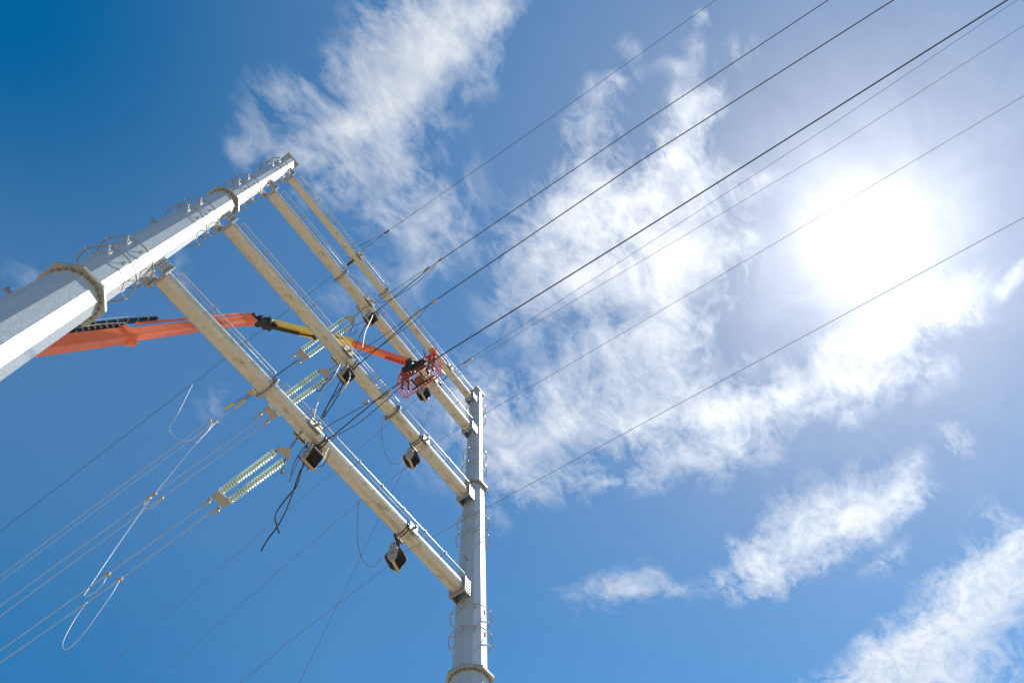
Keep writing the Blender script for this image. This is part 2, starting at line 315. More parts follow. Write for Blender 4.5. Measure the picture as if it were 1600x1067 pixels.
# ------------------------------------------------------------------ poles
XL, XR, Y0 = -1.162, 15.838, 11.888
ARM_Z = (21.88, 27.96, 34.02, 37.63)
FL1, FL2, TOP = 18.24, 29.10, 38.95
def pole_r(z):
    if z < FL1: return .86 - (.86 - .69) * z / FL1
    if z < FL2: return .635 - (.635 - .50) * (z - FL1) / (FL2 - FL1)
    return .455 - (.455 - .37) * (z - FL2) / (TOP - FL2)
HOOPS = (19.93, 21.0, 25.35, 26.5, 30.75, 32.0, 35.75, 36.95)
def make_pole(label):
    t = thing('steel_pole', (XL, Y0, 0), label, 'steel pole', 'poles of the line structure')
    for (a, b) in ((0.05, FL1 - .06), (FL1 + .06, FL2 - .05), (FL2 + .05, TOP)):
        m = MB(); k = 6; prev = None
        for i in range(k + 1):
            z = a + (b - a) * i / k; r = pole_r(min(max(z, a + .001), b - .001))
            ring = m.ring([(XL + r * math.cos(math.radians(15 + 30 * q)), Y0 + r * math.sin(math.radians(15 + 30 * q)), z) for q in range(12)])
            if prev: m.bridge(prev, ring)
            else: m.face(ring[::-1])
            prev = ring
        m.face(prev); m.build('shaft', M['galv'], t, bevel=.012)
    bolt0 = None
    for z, rad, th, nb in ((FL1, .865, .055, 24), (FL2, .665, .05, 20)):
        fl = MB().prism((XL, Y0, z - th), (XL, Y0, z + th), rad, rad, 8, math.radians(22.5)).build('flange', M['plate'], t, bevel=.008)
        rb = rad * .80
        for i in range(nb):
            an = 2 * PI * (i + .5) / nb; p = V((rb * math.cos(an), rb * math.sin(an), z))
            if bolt0 is None:
                bm_ = MB().prism((0, 0, -.115), (0, 0, .115), .034, .034, 6).prism((0, 0, -.075), (0, 0, .075), .052, .052, 6)
                bolt0 = bm_.build('bolt', M['bolt'], org=(0, 0, 0)); bolt0.parent = fl; bolt0.location = p
            else: share(bolt0, fl, p)
    MB().prism((XL, Y0, 0), (XL, Y0, .08), 1.15, 1.15, 12, math.radians(15)).build('base_plate', M['plate'], t)
    MB().box((XL, Y0, TOP + .03), (.80, .80, .09)).build('cap_plate', M['plate'], t, bevel=.006)
    so0 = None
    for z in HOOPS:
        r = pole_r(z) + .185
        h = MB().tube([(XL + r * math.cos(2 * PI * k / 40), Y0 + r * math.sin(2 * PI * k / 40), z) for k in range(41)], .023, 6, cap=False).build('hoop', M['hoop'], t, smooth=True)
        for k in range(8):
            an = math.radians(45 * k + 8); rp = pole_r(z) * .966
            s_ = MB(); e = V((math.cos(an), math.sin(an), 0)); c = V((XL, Y0, z))
            s_.tube([c + e * (rp - .01), c + e * r], .012, 5); s_.tube([c + e * (rp - .01) + V((0, 0, .15)), c + e * r], .009, 5)
            s_.box(c + e * (rp + .012) + V((0, 0, .08)), (.03, .06, .22), Matrix.Rotation(an, 3, 'Z'))
            s_.box(c + e * (r + .018), (.05, .05, .05), Matrix.Rotation(an, 3, 'Z'))
            s_.build('standoff', M['rail'], h)
    for z in (13.2, 15.0, 16.5, 23.6, 34.5):                        # small climbing lugs on the far side
        r = pole_r(z)
        MB().box((XL - r - .05, Y0 - .16, z), (.16, .05, .10)).box((XL - r - .10, Y0 - .16, z + .07), (.05, .05, .08)).build('climbing_lug', M['hoop'], t)
    return t
pole_a = make_pole('thick galvanised pole slanting out of the left edge, seen close from below')
pole_b = copy_tree(pole_a); pole_b.location.x = XR
pole_b['label'] = 'upright galvanised pole at the right ends of the crossarms'

# ------------------------------------------------------------------ crossarms
def make_arm(i, z, r, splices, label):
    xa = XL + (.90, .80, .72, .64)[i]; xb = XR - (.90, .80, .72, .64)[i]
    t = thing('crossarm', ((xa + xb) / 2, Y0, z), label, 'crossarm', 'crossarms of the line structure')
    ax = (V((0, 1, 0)), V((0, 0, 1))); ph = 0.0; R = r / math.cos(PI / 12)
    cuts = [xa] + splices + [xb]
    for a, b in zip(cuts[:-1], cuts[1:]):
        MB().prism((a + .03, Y0, z), (b - .03, Y0, z), R, R, 12, ph, ax).build('beam', M['arm'], t, bevel=.02)
    for s in splices:
        f = MB().prism((s - .028, Y0, z), (s + .028, Y0, z), R + .17, R + .17, 16, 0, ax).build('splice_flange', M['plate'], t, bevel=.006)
        for k in range(12):
            an = 2 * PI * k / 12; q = V((s, Y0 + (R + .09) * math.cos(an), z + (R + .09) * math.sin(an)))
            MB().prism(q - V((.09, 0, 0)), q + V((.09, 0, 0)), .022, .022, 6, 0, ax).build('bolt', M['bolt'], f)
    # end brackets: a plate on the end of the arm and two bolted gussets that straddle the pole lug
    gh = (.74, .72, .66, .54)[i]; gy = r + .035
    for xe, sg, xp in ((xa, -1, XL), (xb, 1, XR)):
        br = MB().box((xe, Y0, z), (.06, 2 * gy + .12, gh + .02)).build('end_bracket', M['plate'], t, bevel=.006)
        rp = pole_r(z)
        xin = xp - sg * rp * .55
        for sy in (-1, 1):
            x0 = xe + sg * .031; L_ = abs(xin - x0)
            MB().box(((x0 + xin) / 2, Y0 + sy * gy, z), (L_, .045, gh)).build('gusset', M['plate'], br, bevel=.004)
            for cx in range(3):
                for cz in range(4):
                    q = V((x0 + sg * (.08 + cx * .10), Y0 + sy * (gy + .023), z + (cz - 1.5) * gh * .23))
                    MB().prism(q, q + V((0, sy * .04, 0)), .027, .027, 6, 0, (V((1, 0, 0)), V((0, 0, 1)))).build('bolt', M['bolt'], br)
    # safety rail along the sunny side, broken at the splices
    y1 = Y0 - r - .115; y2 = Y0 - r - .215
    for a, b in zip(cuts[:-1], cuts[1:]):
        a2 = a + .28; b2 = b - .22
        h = MB().tube([(a2, Y0 - r * .95, z + .10), (a2, y2, z + .17)] + [(a2 + .03, y2, z + .19)] + [(b2 - .03, y2, z + .19), (b2, y2, z + .17), (b2, Y0 - r * .95, z + .10)], .0175, 6)
        h.tube([(a2, y1, z + .14), (b2, y1, z + .14)], .0145, 6)
        hr = h.build('safety_rail', M['rail'], t, smooth=True)
        n = max(2, int((b2 - a2) / 1.25))
        for k in range(1, n):
            x = a2 + (b2 - a2) * k / n
            MB().tube([(x, Y0 - r * .96, z + .11), (x, y2 - .05, z + .20)], .019, 6).box((x, y2 - .02, z + .20), (.06, .05, .05)).build('rail_post', M['hoop'], hr)
    return t
ARM_R = (.29, .285, .275, .215)
SPL = ([4.42], [9.80], [4.55], [7.16])
ARM_LABEL = ('lowest crossarm, carrying the block nearest the camera and a splice flange left of it',
             'second crossarm from the bottom, running across the yellow jib',
             'third crossarm from the bottom, passing just behind the red basket',
             'topmost and thinnest crossarm, carrying only the two shield wires')
arms = [make_arm(i, ARM_Z[i], ARM_R[i], SPL[i], ARM_LABEL[i]) for i in range(4)]
def vang(i, x, w=.62):                                              # saddle plates clamped round an arm
    r = ARM_R[i] + .03; z = ARM_Z[i]; t = arms[i]
    for s in (-1, 1):
        MB().box((x, Y0 + s * (r + .03), z), (w, .05, r * 1.3)).build('saddle_plate', M['plate'], t, bevel=.006)
        MB().box((x, Y0 + s * (r + .13), z), (.10, .16, .05)).build('saddle_lug', M['plate'], t, bevel=.004)
for i in range(3):
    vang(i, 6.42, .55); vang(i, 11.75, .45)
vang(3, 4.75, .42); vang(3, 12.95, .42)

# ------------------------------------------------------------------ insulator assemblies
def lerp(a, b, t): return V(a) * (1 - t) + V(b) * t
disc_mesh = None; cap_mesh = None
def insulators(i, att, y1, y2, sep, label, nd=22):
    att, y1, y2 = V(att), V(y1), V(y2); X = V((1, 0, 0)); d = (y2 - y1).normalized(); up = X.cross(d).normalized()
    t = thing('insulator_assembly', att, label, 'insulators', 'double glass insulator assemblies on the crossarms')
    h = sep / 2
    m = MB(); a, b, c = y1 - d * .30, y1 + X * (h + .07), y1 - X * (h + .07)
    e = y1 + d * .07
    for s in (1,):
        top = m.ring([q + up * .014 for q in (a, b, e + X * (h + .07), e - X * (h + .07), c)]); bot = m.ring([q - up * .014 for q in (a, b, e + X * (h + .07), e - X * (h + .07), c)])
        m.bridge(top, bot); m.face(top); m.face(bot[::-1])
    m.build('yoke_plate', M['yoke'], t)
    m = MB().box(y2 + d * .02, (2 * h + .16, .32, .028), Matrix((X, d, up)).transposed()); m.build('yoke_plate', M['yoke'], t)
    lk = MB(); A = att; B = y1 - d * .27; k = 7
    for q in range(k):
        p0, p1 = lerp(A, B, q / k), lerp(A, B, (q + .9) / k); w = .035
        sd = X if q % 2 else up
        lk.tube([p0 + sd * w, p1 + sd * w], .012, 5); lk.tube([p0 - sd * w, p1 - sd * w], .012, 5); lk.box(p1, (.05, .05, .05))
    lk.build('link_chain', M['cap'], t)
    for s in (-1, 1):
        p0 = y1 + X * s * h + d * .12; p1 = y2 + X * s * h - d * .14; L_ = (p1 - p0).length; st = L_ / nd
        core = MB().tube([p0 - d * .10, p1 + d * .12], .017, 6)
        for q in range(nd):
            c = p0 + d * (st * (q + .30))
            core.lathe(c, d, [(-st * .30, .030), (-st * .26, .040), (st * .05, .042), (st * .10, .034)], 8)
        co = core.build('insulator_string', M['cap'], t, smooth=True)
        for q in range(nd):
            c = p0 + d * (st * (q + .42))
            MB().lathe(c, d, [(-.012, .045), (-.006, .085), (.012, .132), (.022, .137), (.030, .128), (.022, .09), (.036, .075), (.024, .055), (.040, .04)], 14).build('glass_disc', M['glass'], co, smooth=True)
        f = MB(); e0 = y2 + X * s * h + d * .16
        f.tube([y2 + X * s * h, e0 + d * .55], .022, 6); f.tube([e0 + d * .10, e0 + d * .48], .034, 8)
        f.lathe(e0 + d * .20, up, [(-.15, .05), (-.12, .07), (-.07, .07), (-.04, .03), (.04, .03), (.07, .07), (.12, .07), (.15, .05)], 8)
        f.build('dead_end_clamp', M['yoke'], t)
    return t
INS = (
    (0, at(476, 667, 0, 6.2), at(443, 708, 0, 6.2), at(347, 779, 0, 6.2), 'nearest double string of glass insulators, hanging below the lowest crossarm'),
    (1, at(531, 567, 0, 6.2), at(507, 584, 0, 6.2), at(424, 644, 0, 6.2), 'middle double string of glass insulators, partly hidden by the lowest crossarm'),
    (2, at(571, 479, 0, 6.2), at(547, 500, 0, 6.2), at(473, 554, 0, 6.2), 'farthest double string of glass insulators, crossed by the second crossarm'),
)
for q in INS: insulators(q[0], q[1], q[2], q[3], .42, q[4])
def far(p, q, dy, sag):                                             # carry a span on past the edge of the picture
    d = V(q) - V(p); s = dy / d.y; e = V(q) + d * s; return [V(q), lerp(q, e, .5) + V((0, 0, sag)), e + V((0, 0, sag * 3.6))]
PH = 'phase conductors running away to the lower left'
def left_span(x, pts, label):
    P = WX(x, *pts); P = P[:-1] + far(P[0], P[-1], 110, 1.2)
    return cable('conductor', P, .014, 'alu', label, 'conductor', PH, smooth=False)
left_span(5.99, [(329, 782), (165, 899), (0, 1016)], 'left wire of the pair leaving the nearest glass insulators')
left_span(6.41, [(340, 792), (186, 906), (0, 1035)], 'right wire of the pair leaving the nearest glass insulators')
left_span(5.99, [(410, 652), (232, 778), (0, 946)], 'left wire of the middle pair, from insulators half hidden by the lowest arm')
left_span(6.41, [(422, 657), (250, 779), (0, 962)], 'right wire of the middle pair, from insulators half hidden by the lowest arm')
left_span(5.99, [(355, 636), (329, 656), (0, 899)], 'left wire of the upper pair, gripped by the left chain hoist')
left_span(6.41, [(371, 634), (340, 656), (0, 908)], 'right wire of the upper pair, gripped by the right chain hoist')

# chain hoists between the farthest insulators and their conductors, passing behind the lowest arm
def hoist(x, p_ins, p_mid, p_grip, label):
    P = [at(p[0], p[1], 0, x) for p in (p_ins, p_mid, p_grip)]
    t = thing('chain_hoist', P[2], label, 'chain hoist', 'chain hoists pulling the upper pair of wires')
    MB().tube([P[0], P[1], lerp(P[1], P[2], .15)], .012, 6).build('pull_cable', M['dark'], t)
    d = (P[2] - P[1]); X = V((1, 0, 0)); dn = d.normalized()
    c0 = lerp(P[1], P[2], .18); c1 = lerp(P[1], P[2], .82); m = MB()
    for k in range(10):
        a, b = lerp(c0, c1, k / 10), lerp(c0, c1, (k + .95) / 10); m.tube([a + X * .03, b + X * .03], .014, 5); m.tube([a - X * .03, b - X * .03], .014, 5)
    m.build('chain', M['rust'], t)
    up = X.cross(dn)
    MB().lathe(lerp(P[1], P[2], .18) - X * .09, X, [(0, .05), (.01, .13), (.17, .13), (.18, .05)], 10).build('hoist_body', M['hoist'], t)
    MB().tube([lerp(P[1], P[2], .18), lerp(P[1], P[2], .18) + V((0, .1, -.75))], .016, 5).build('lever', M['rust'], t)
    MB().beam(P[2] - dn * .28, P[2] + dn * .22, .10, .15).lathe(P[2] - dn * .30 - X * .06, X, [(0, .04), (.01, .09), (.11, .09), (.12, .04)], 8).build('wire_grip', M['hoist'], t, bevel=.02)
    return t
hoist(5.99, (464, 563), (401, 608), (357, 635), 'left chain hoist with rusty chain and grip beyond the lowest arm')
hoist(6.41, (471, 559), (404, 607), (374, 632), 'right chain hoist with yellow body and grip beyond the lowest arm')
def spacer(x, p, label):
    c = at(p[0], p[1], 0, x); t = thing('wire_clamp', c, label, 'clamp', 'bolted clamps on the conductors')
    MB().box(c, (.10, .20, .13)).build('clamp_body', M['yoke'], t, bevel=.02)
    MB().prism(c - V((.1, 0, 0)), c + V((.1, 0, 0)), .03, .03, 6, 0, (V((0, 1, 0)), V((0, 0, 1)))).build('bolt', M['bolt'], t)
for x, p, l in ((5.99, (168, 897), 'dark clamp on the left wire of the nearest pair, where a hooked tail ends'),
                (6.41, (187, 905), 'clamp on the right wire of the nearest pair, atop the long wire loop'),
                (5.99, (232, 779), 'lower clamp on the left wire of the middle pair'),
                (5.99, (241, 772), 'upper clamp on the left wire of the middle pair'),
                (6.41, (252, 779), 'clamp on the right wire of the middle pair'),
                (5.99, (327, 658), 'clamp on the left wire of the upper pair'),
                (6.41, (337, 660), 'clamp on the right wire of the upper pair, where the long white jumper starts')):
    spacer(x, p, l)
cable('jumper_cable', WX(6.2, (338, 659), (300, 700), (232, 783), (180, 857), (131, 930), (134, 932), (150, 924), (161, 912), (168, 898)), .013, 'bright', 'long pale jumper hanging from the upper pair past the middle to the lower pair', 'jumper cable', smooth=False)
cable('jumper_cable', WX(6.2, (187, 906), (175, 927), (152, 960), (130, 990), (112, 1009), (101, 1014), (98, 1005), (104, 990), (120, 962), (136, 940)), .011, 'bright', 'long loop of pale cable hanging lowest at the bottom left', 'jumper cable')
cable('jumper_cable', WX(6.2, (231, 780), (226, 786), (229, 793), (239, 792), (252, 780)), .014, 'bright', 'small cable loop linking the clamps of the middle pair', 'jumper cable')
cable('jumper_cable', [at(301, 600, 0, 4.65), at(290, 622, 0, 4.8), at(275, 652, 0, 5.0), at(265, 671, 0, 5.4), at(272, 681, 0, 5.7), at(284, 688, 0, 5.9), at(300, 686, 0, 6.1), at(318, 673, 0, 6.2), at(330, 661, 0, 6.2)], .013, 'bright', 'pale cable curving from the left shield wire down to the upper pair', 'jumper cable')
cable('jumper_cable', WX(6.2, (333, 660), (322, 676), (314, 684), (308, 690), (306, 693)), .013, 'bright', 'short cable tail under the clamps of the upper pair', 'jumper cable')

# ------------------------------------------------------------------ stringing blocks (travellers)
def make_block(label):
    t = thing('stringing_block', (0, 0, 0), label, 'stringing block', 'stringing blocks hanging under the crossarms')
    sh = MB(); prof = []
    for k in range(5):
        x = -.24 + k * .096
        prof += [(x, .36), (x + .012, .37), (x + .030, .29), (x + .060, .29), (x + .082, .37), (x + .094, .36)]
    sh.lathe((0, 0, 0), (1, 0, 0), [(-.245, .08)] + prof + [(.245, .08)], 22)
    sh.build('sheaves', M['sheave'], t, smooth=False)
    for s in (-1, 1):
        m = MB(); x = s * .275; q = [(-.10, .60), (.10, .60), (.20, .30), (.24, 0), (.17, -.30), (.08, -.46), (-.08, -.46), (-.17, -.30), (-.24, 0), (-.20, .30)]
        a = m.ring([(x - .012, y, z) for y, z in q]); b = m.ring([(x + .012, y, z) for y, z in q]); m.bridge(a, b); m.face(a); m.face(b[::-1])
        m.box((x + s * .03, 0, .05), (.05, .09, 1.0))
        sp = m.build('side_plate', M['blockframe'], t)
        for (y, z) in ((.17, .16), (-.17, .16), (.15, -.2), (-.15, -.2), (0, .42), (0, -.34)):
            MB().prism((x, y, z), (x + s * .06, y, z), .03, .03, 6, 0, (V((0, 1, 0)), V((0, 0, 1)))).build('bolt', M['bright'], sp)
        MB().prism((x, 0, 0), (x + s * .09, 0, 0), .075, .065, 10, 0, (V((0, 1, 0)), V((0, 0, 1)))).build('axle_nut', M['bolt'], sp)
    for s in (-1, 1):
        MB().tube([(-.30, s * .40, .06), (.30, s * .40, .06)], .022, 6).build('guard_bar', M['bright'], t)
    MB().prism((-.36, 0, -.42), (.36, 0, -.42), .062, .062, 10, 0, (V((0, 1, 0)), V((0, 0, 1)))).build('tie_bar', M['tan'], t, smooth=False)
    MB().box((0, 0, .58), (.62, .14, .11)).box((0, 0, .68), (.20, .12, .12)).build('top_yoke', M['black'], t, bevel=.02)
    MB().tube([(.2, .0, .62), (.24, 0, .74), (.3, 0, .70)], .02, 5).tube([(-.3, .26, -.12), (-.42, .30, -.18)], .03, 5).tube([(.1, .1, -.46), (.12, .15, -.56)], .018, 5).build('latch_pin', M['rust'], t)
    return t
blk = None; BLOCKS = (
    (0, (487, 715), 0.10, 0.0, 'largest stringing block, hanging under the lowest arm where the black cables drop'),
    (0, (618, 872), -0.10, 0.25, 'lowest stringing block in view, near the right end of the lowest arm'),
    (1, (541, 587), 0.15, 0.1, 'stringing block under the second arm, with white cable tails in front of it'),
    (1, (643, 717), -0.05, 0.3, 'stringing block hung under the second arm near its right end'),
    (2, (579, 498), 0.10, 0.15, 'small stringing block under the third arm, in line with its glass insulators'),
    (2, (662, 615), -0.10, 0.2, 'stringing block hanging just below the red basket'))
for i, p, tl, rz, lab in BLOCKS:
    c = at(p[0], p[1], 1, Y0)
    if blk is None: blk = make_block(lab); o = blk
    else: o = copy_tree(blk); o['label'] = lab
    o.location = c; o.rotation_euler = (tl, 0.0, rz); o.scale = (.86, .86, .86)
    # sling from the arm to the block's yoke
    z = ARM_Z[i]; r = ARM_R[i] / math.cos(PI / 8) + .014; yk = c + V((0, 0, .60))
    m = MB(); lp = []
    for k in range(8):
        an = PI / 8 + k * PI / 4; lp.append(V((c.x + .02, Y0 + r * math.cos(an), z + r * math.sin(an))))
    lp = lp[6:] + lp[:6]
    hook = yk + V((0, 0, .03)) if yk.z < z - r - .05 else V((c.x + .3, Y0 - .1, z - r - .02))
    m.tube([hook] + lp[1:] + [lp[0], hook], .02, 6)
    m.tube([hook + V((.05, 0, 0))] + [q + V((.12, 0, 0)) for q in lp[1:]] + [lp[0] + V((.12, 0, 0)), hook + V((.05, 0, 0))], .02, 6)
    if yk.z < z - r - .35: m.box(lerp(hook, c + V((0, 0, .56)), .3), (.10, .10, .30))
    tag(m.build('wire_sling', M['dark'], org=hook), 'black wire sling looped round the %s arm, holding the %s block' % (('lowest', 'second', 'third')[i], ('left', 'right')[c.x > 9]), 'sling', 'wire slings round the crossarms')

# ------------------------------------------------------------------ pulling lines on the right
X1, X2 = 6.95, 11.42
def right_span(name, P, r, m, label, cat, grp, dz=-2.0, n=6):
    d = (P[-1] - P[-2]); s = -60 / d.y * -1 if d.y > 0 else 60 / -d.y
    e = P[-1] + d * s; P = list(P) + [V((e.x, e.y, P[-1].z + dz))]
    e2 = V((e.x, e.y - 60, P[-1].z + dz * .3)); P.append(e2)
    return cable(name, P, r, m, label, cat, grp, smooth=False, n=n)
G1 = 'dark pulling lines running to the upper right'
right_span('pulling_line', WX(X1, (491, 699), (519, 682), (600, 615), (690, 555), (1000, 362), (1575, 0)), .022, 'dark', 'lowest dark pulling line, crossing in front of the red basket', 'pulling line', G1)
right_span('pulling_line', WX(X1, (545, 582), (600, 536), (650, 490), (1000, 252), (1397, 0)), .022, 'dark', 'middle dark pulling line, from the second arm to the top edge', 'pulling line', G1)
right_span('pulling_line', WX(X1, (582, 492), (680, 412), (1000, 195), (1295, 0)), .021, 'dark', 'upper dark pulling line, from the third arm to the top edge', 'pulling line', G1)
# tackle: a grip block on each pulling line, a hauling line back to its arm and a slack tail
def grip(x, p0, p1, label):
    a, b = at(*p0, 0, x), at(*p1, 0, x); d = (b - a).normalized(); u = V((1, 0, 0)).cross(d); c = lerp(a, b, .5) + u * .10
    t = thing('pulling_grip', c, label, 'cable grip', 'grips clamped on the pulling lines')
    L_ = (b - a).length
    MB().tube([c - d * L_ * .5, c - d * L_ * .3 + u * .14, c + d * L_ * .25 + u * .17, c + d * L_ * .5, c + d * L_ * .3 - u * .05, c - d * L_ * .3 - u * .05, c - d * L_ * .5], .024, 6).build('frame_loop', M['tan'], t)
    for k in (-.18, .05, .27):
        MB().lathe(c + d * L_ * k + u * .05 - V((.05, 0, 0)), (1, 0, 0), [(0, .03), (.01, .075), (.09, .075), (.10, .03)], 10).build('roller', M['yoke'], t)
    MB().beam(c + d * L_ * .22 - u * .06, c + d * L_ * .6 - u * .10, .07, .09).build('jaw', M['tan'], t, bevel=.01)
grip(X1, (594, 622), (610, 609), 'tan cable grip on the lowest pulling line, left of the red basket')
grip(X1, (643, 495), (655, 485), 'tan cable grip on the middle pulling line')
grip(X1, (661, 424), (670, 417), 'small tan cable grip on the upper pulling line')
G2 = 'thin hauling lines from the grips to the crossarms'
cable('hauling_line', [at(594, 622, 0, X1), at(573, 631, 0, X1), at(523, 659, 0, 6.7), at(503, 672, 1, Y0 - .33), at(494, 680, 1, Y0 - .33)], .013, 'dark', 'thin line from the lowest grip to the lowest arm', 'hauling line', G2, smooth=False)
cable('hauling_line', [at(646, 493, 0, X1), at(632, 501, 0, X1), at(590, 531, 0, 6.8), at(553, 554, 0, 6.6), at(540, 562, 1, Y0 - .30)], .013, 'dark', 'thin line from the middle grip to the second arm', 'hauling line', G2, smooth=False)
cable('hauling_line', [at(661, 424, 0, X1), at(650, 430, 0, X1), at(600, 464, 0, 6.8), at(582, 475, 0, 6.6), at(571, 481, 1, Y0 - .30)], .013, 'dark', 'thin line from the upper grip to the third arm', 'hauling line', G2, smooth=False)
G3 = 'slack tails under the pulling lines'
cable('slack_line', WX(X1, (520, 682), (530, 678), (561, 660), (600, 628), (626, 605), (640, 594)), .013, 'dark', 'slack tail rising from the lowest pulling line into the red basket', 'rope', G3)
cable('slack_line', WX(X1, (550, 556), (560, 556), (575, 551), (590, 544), (620, 522), (648, 502), (668, 480)), .013, 'dark', 'slack tail under the middle pulling line', 'rope', G3)
cable('slack_line', WX(X1, (572, 466), (579, 472), (590, 473), (604, 470), (622, 462), (650, 443), (682, 413)), .013, 'dark', 'slack tail under the upper pulling line', 'rope', G3)
for p, l in (((679, 470.3), 'small clip on the middle pulling line beyond its grip'), ((688, 406), 'small clip on the upper pulling line beyond its grip'), ((572, 629), 'small orange clip on the thin line below the lowest grip')):
    c = at(*p, 0, X1); t = thing('line_clip', c, l, 'clip', 'small clips on the pulling lines')
    MB().box(c, (.10, .22, .10)).build('clip_body', M['tan'], t, bevel=.02); MB().tube([c + V((0, 0, -.16)), c + V((0, 0, .16))], .02, 5).build('bolt', M['rust'], t)

# shield wires
XS, XT = 4.65, 13.1
G4 = 'thin shield wires on the topmost arm'
right_span('shield_wire', WX(XS, (553, 402), (605, 362), (850, 192), (1000, 85), (1115, 3)), .011, 'dark', 'thin shield wire from the topmost arm to the top edge, leftmost of the lines', 'shield wire', G4, -1.0)
P = WX(XS, (545, 411), (500, 446), (300, 600), (0, 830)); P = P[:-1] + far(P[0], P[-1], 110, 1.0)
cable('shield_wire', P, .011, 'dark', 'thin shield wire behind the arms, running to the left edge', 'shield wire', G4, smooth=False)
right_span('shield_wire', WX(XT, (708, 577), (736, 560), (1300, 195), (1590, 0)), .011, 'dark', 'upper of two close thin wires right of the basket', 'shield wire', G4, -1.0)
def rod(name, p0, p1, r, m, label, cat, extra=True):
    d = (p1 - p0).normalized(); t = thing(name, p0, label, cat)
    MB().tube([p0, lerp(p0, p1, .15), lerp(p0, p1, .85), p1], [r * .5, r, r, r * .5], 8).build('body', M[m], t, smooth=True)
    MB().lathe(p1, d, [(-.04, r), (-.02, r * 1.6), (.05, r * 1.6), (.07, r * .6)], 8).build('end_fitting', M['yoke'], t)
    MB().lathe(p0, d, [(-.07, r * .6), (-.05, r * 1.5), (.02, r * 1.5), (.04, r)], 8).build('end_fitting', M['yoke'], t)
rod('turnbuckle', at(722, 569, 0, XT), at(736, 560, 0, XT), .045, 'rust', 'turnbuckle on the upper of two close wires, beside the topmost arm', 'turnbuckle')
rod('strain_clamp', at(541, 416, 0, XS), at(553, 406, 0, XS), .06, 'black', 'black strain clamp under the topmost arm, where the left shield wire ends', 'strain clamp')
rod('turnbuckle', at(600, 366, 0, XS), at(608, 360, 0, XS), .045, 'dark', 'small dark turnbuckle on the left shield wire above the topmost arm', 'turnbuckle')
cable('hauling_line', [at(601, 366, 0, XS), at(580, 375, 0, XS), at(552, 389, 1, Y0 - .22)], .010, 'dark', 'thin line from the turnbuckle to the topmost arm', 'hauling line', G2, smooth=False)
cable('jumper_cable', [at(577, 386, 0, XS), at(565, 393, 0, XS), at(545, 398, 0, XS), at(525, 396, 0, XS), at(510, 390, 0, XS), at(502, 385, 0, XS)], .016, 'bright', 'pale cable tail sagging across the topmost arm from the left shield wire', 'jumper cable')

# pilot ropes through the right-hand blocks
G5 = 'thin pilot ropes through the right-hand blocks'
def pilot(right, left, r, label):
    R_ = WX(X2, *right); L_ = WX(X2, *left); L_ = L_[:-1] + far(L_[0], L_[-1], 40, .4)
    d = R_[-1] - R_[-2]; e = R_[-1] + d * (60 / -d.y); e.z = R_[-1].z + .5
    P = L_[::-1] + R_ + [e]
    cable('pilot_rope', P, r, 'blackrope', label, 'rope', G5, smooth=False)
pilot([(684, 599), (760, 551), (1300, 232), (1600, 40)], [(655, 619), (543, 717), (415, 826), (140, 1067)], .010, 'pilot rope through the block below the red basket, lower of two close thin wires')
pilot([(652, 707), (760, 645), (1110, 440), (1600, 150)], [(635, 730), (560, 785), (420, 905), (238, 1067)], .009, 'pilot rope through the right block of the second arm, passing in front of the sun')
pilot([(627, 864), (760, 793), (1600, 340)], [(605, 885), (530, 942), (450, 1003), (375, 1067)], .009, 'lowest pilot rope, through the lowest block and below the sun')
G6 = 'grounding leads looped beside the right-hand blocks'
cable('grounding_lead', WX(X2, (560, 785), (559, 800), (558, 830), (561, 858), (571, 880), (580, 885), (588, 881), (596, 872)), .012, 'blackrope', 'thin lead hanging in a curve to the lowest block', 'grounding lead', G6)
cable('grounding_lead', WX(X2, (599, 652), (596, 668), (597, 690), (602, 708), (613, 724), (622, 724), (630, 719)), .012, 'blackrope', 'thin lead hanging in a curve to the right block of the second arm', 'grounding lead', G6)
for p, l in (((560, 784), 'dark clamp at the top of the lead to the lowest block'), ((599, 651), 'dark clamp at the top of the lead to the right block of the second arm')):
    c = at(*p, 0, X2); t = thing('lead_clamp', c, l, 'clamp'); MB().ball(c, .055, 8, 6).build('clamp_head', M['bolt'], t); MB().tube([c, c + V((0, 0, -.35))], .022, 6).build('ferrule', M['bright'], t)
# hand line from the topmost arm to the ground
P = [at(698, 587, 1, Y0 + .1), at(684, 606, 1, 12.2), at(660, 672, 1, 12.9), at(617, 760, 1, 13.7), at(592, 812, 1, 14.2), at(544, 910, 1, 15.0)]
d = P[-1] - P[-2]; P.append(P[-1] + d * ((P[-1].z - .02) / -d.z))
cable('hand_line', P, .010, 'blackrope', 'thin hand line slanting down from the topmost arm behind the right blocks', 'rope', smooth=False)
c = at(688, 601, 1, Y0 + .15); t = thing('hand_line_block', c, 'small dark pulley hanging from the topmost arm beside the basket', 'pulley')
MB().lathe(c - V((.05, 0, 0)), (1, 0, 0), [(0, .04), (.01, .13), (.04, .10), (.06, .10), (.09, .13), (.10, .04)], 12).build('wheel', M['sheave'], t)
MB().box(c + V((0, 0, .05)), (.14, .05, .34)).tube([c + V((0, 0, .2)), c + V((0, 0, .42))], .018, 5).build('cheek_frame', M['bolt'], t)
MB().tube([c + V((0, 0, .40)), at(699, 586, 1, Y0) + V((0, 0, -.2))], .02, 5).build('strop', M['dark'], t)

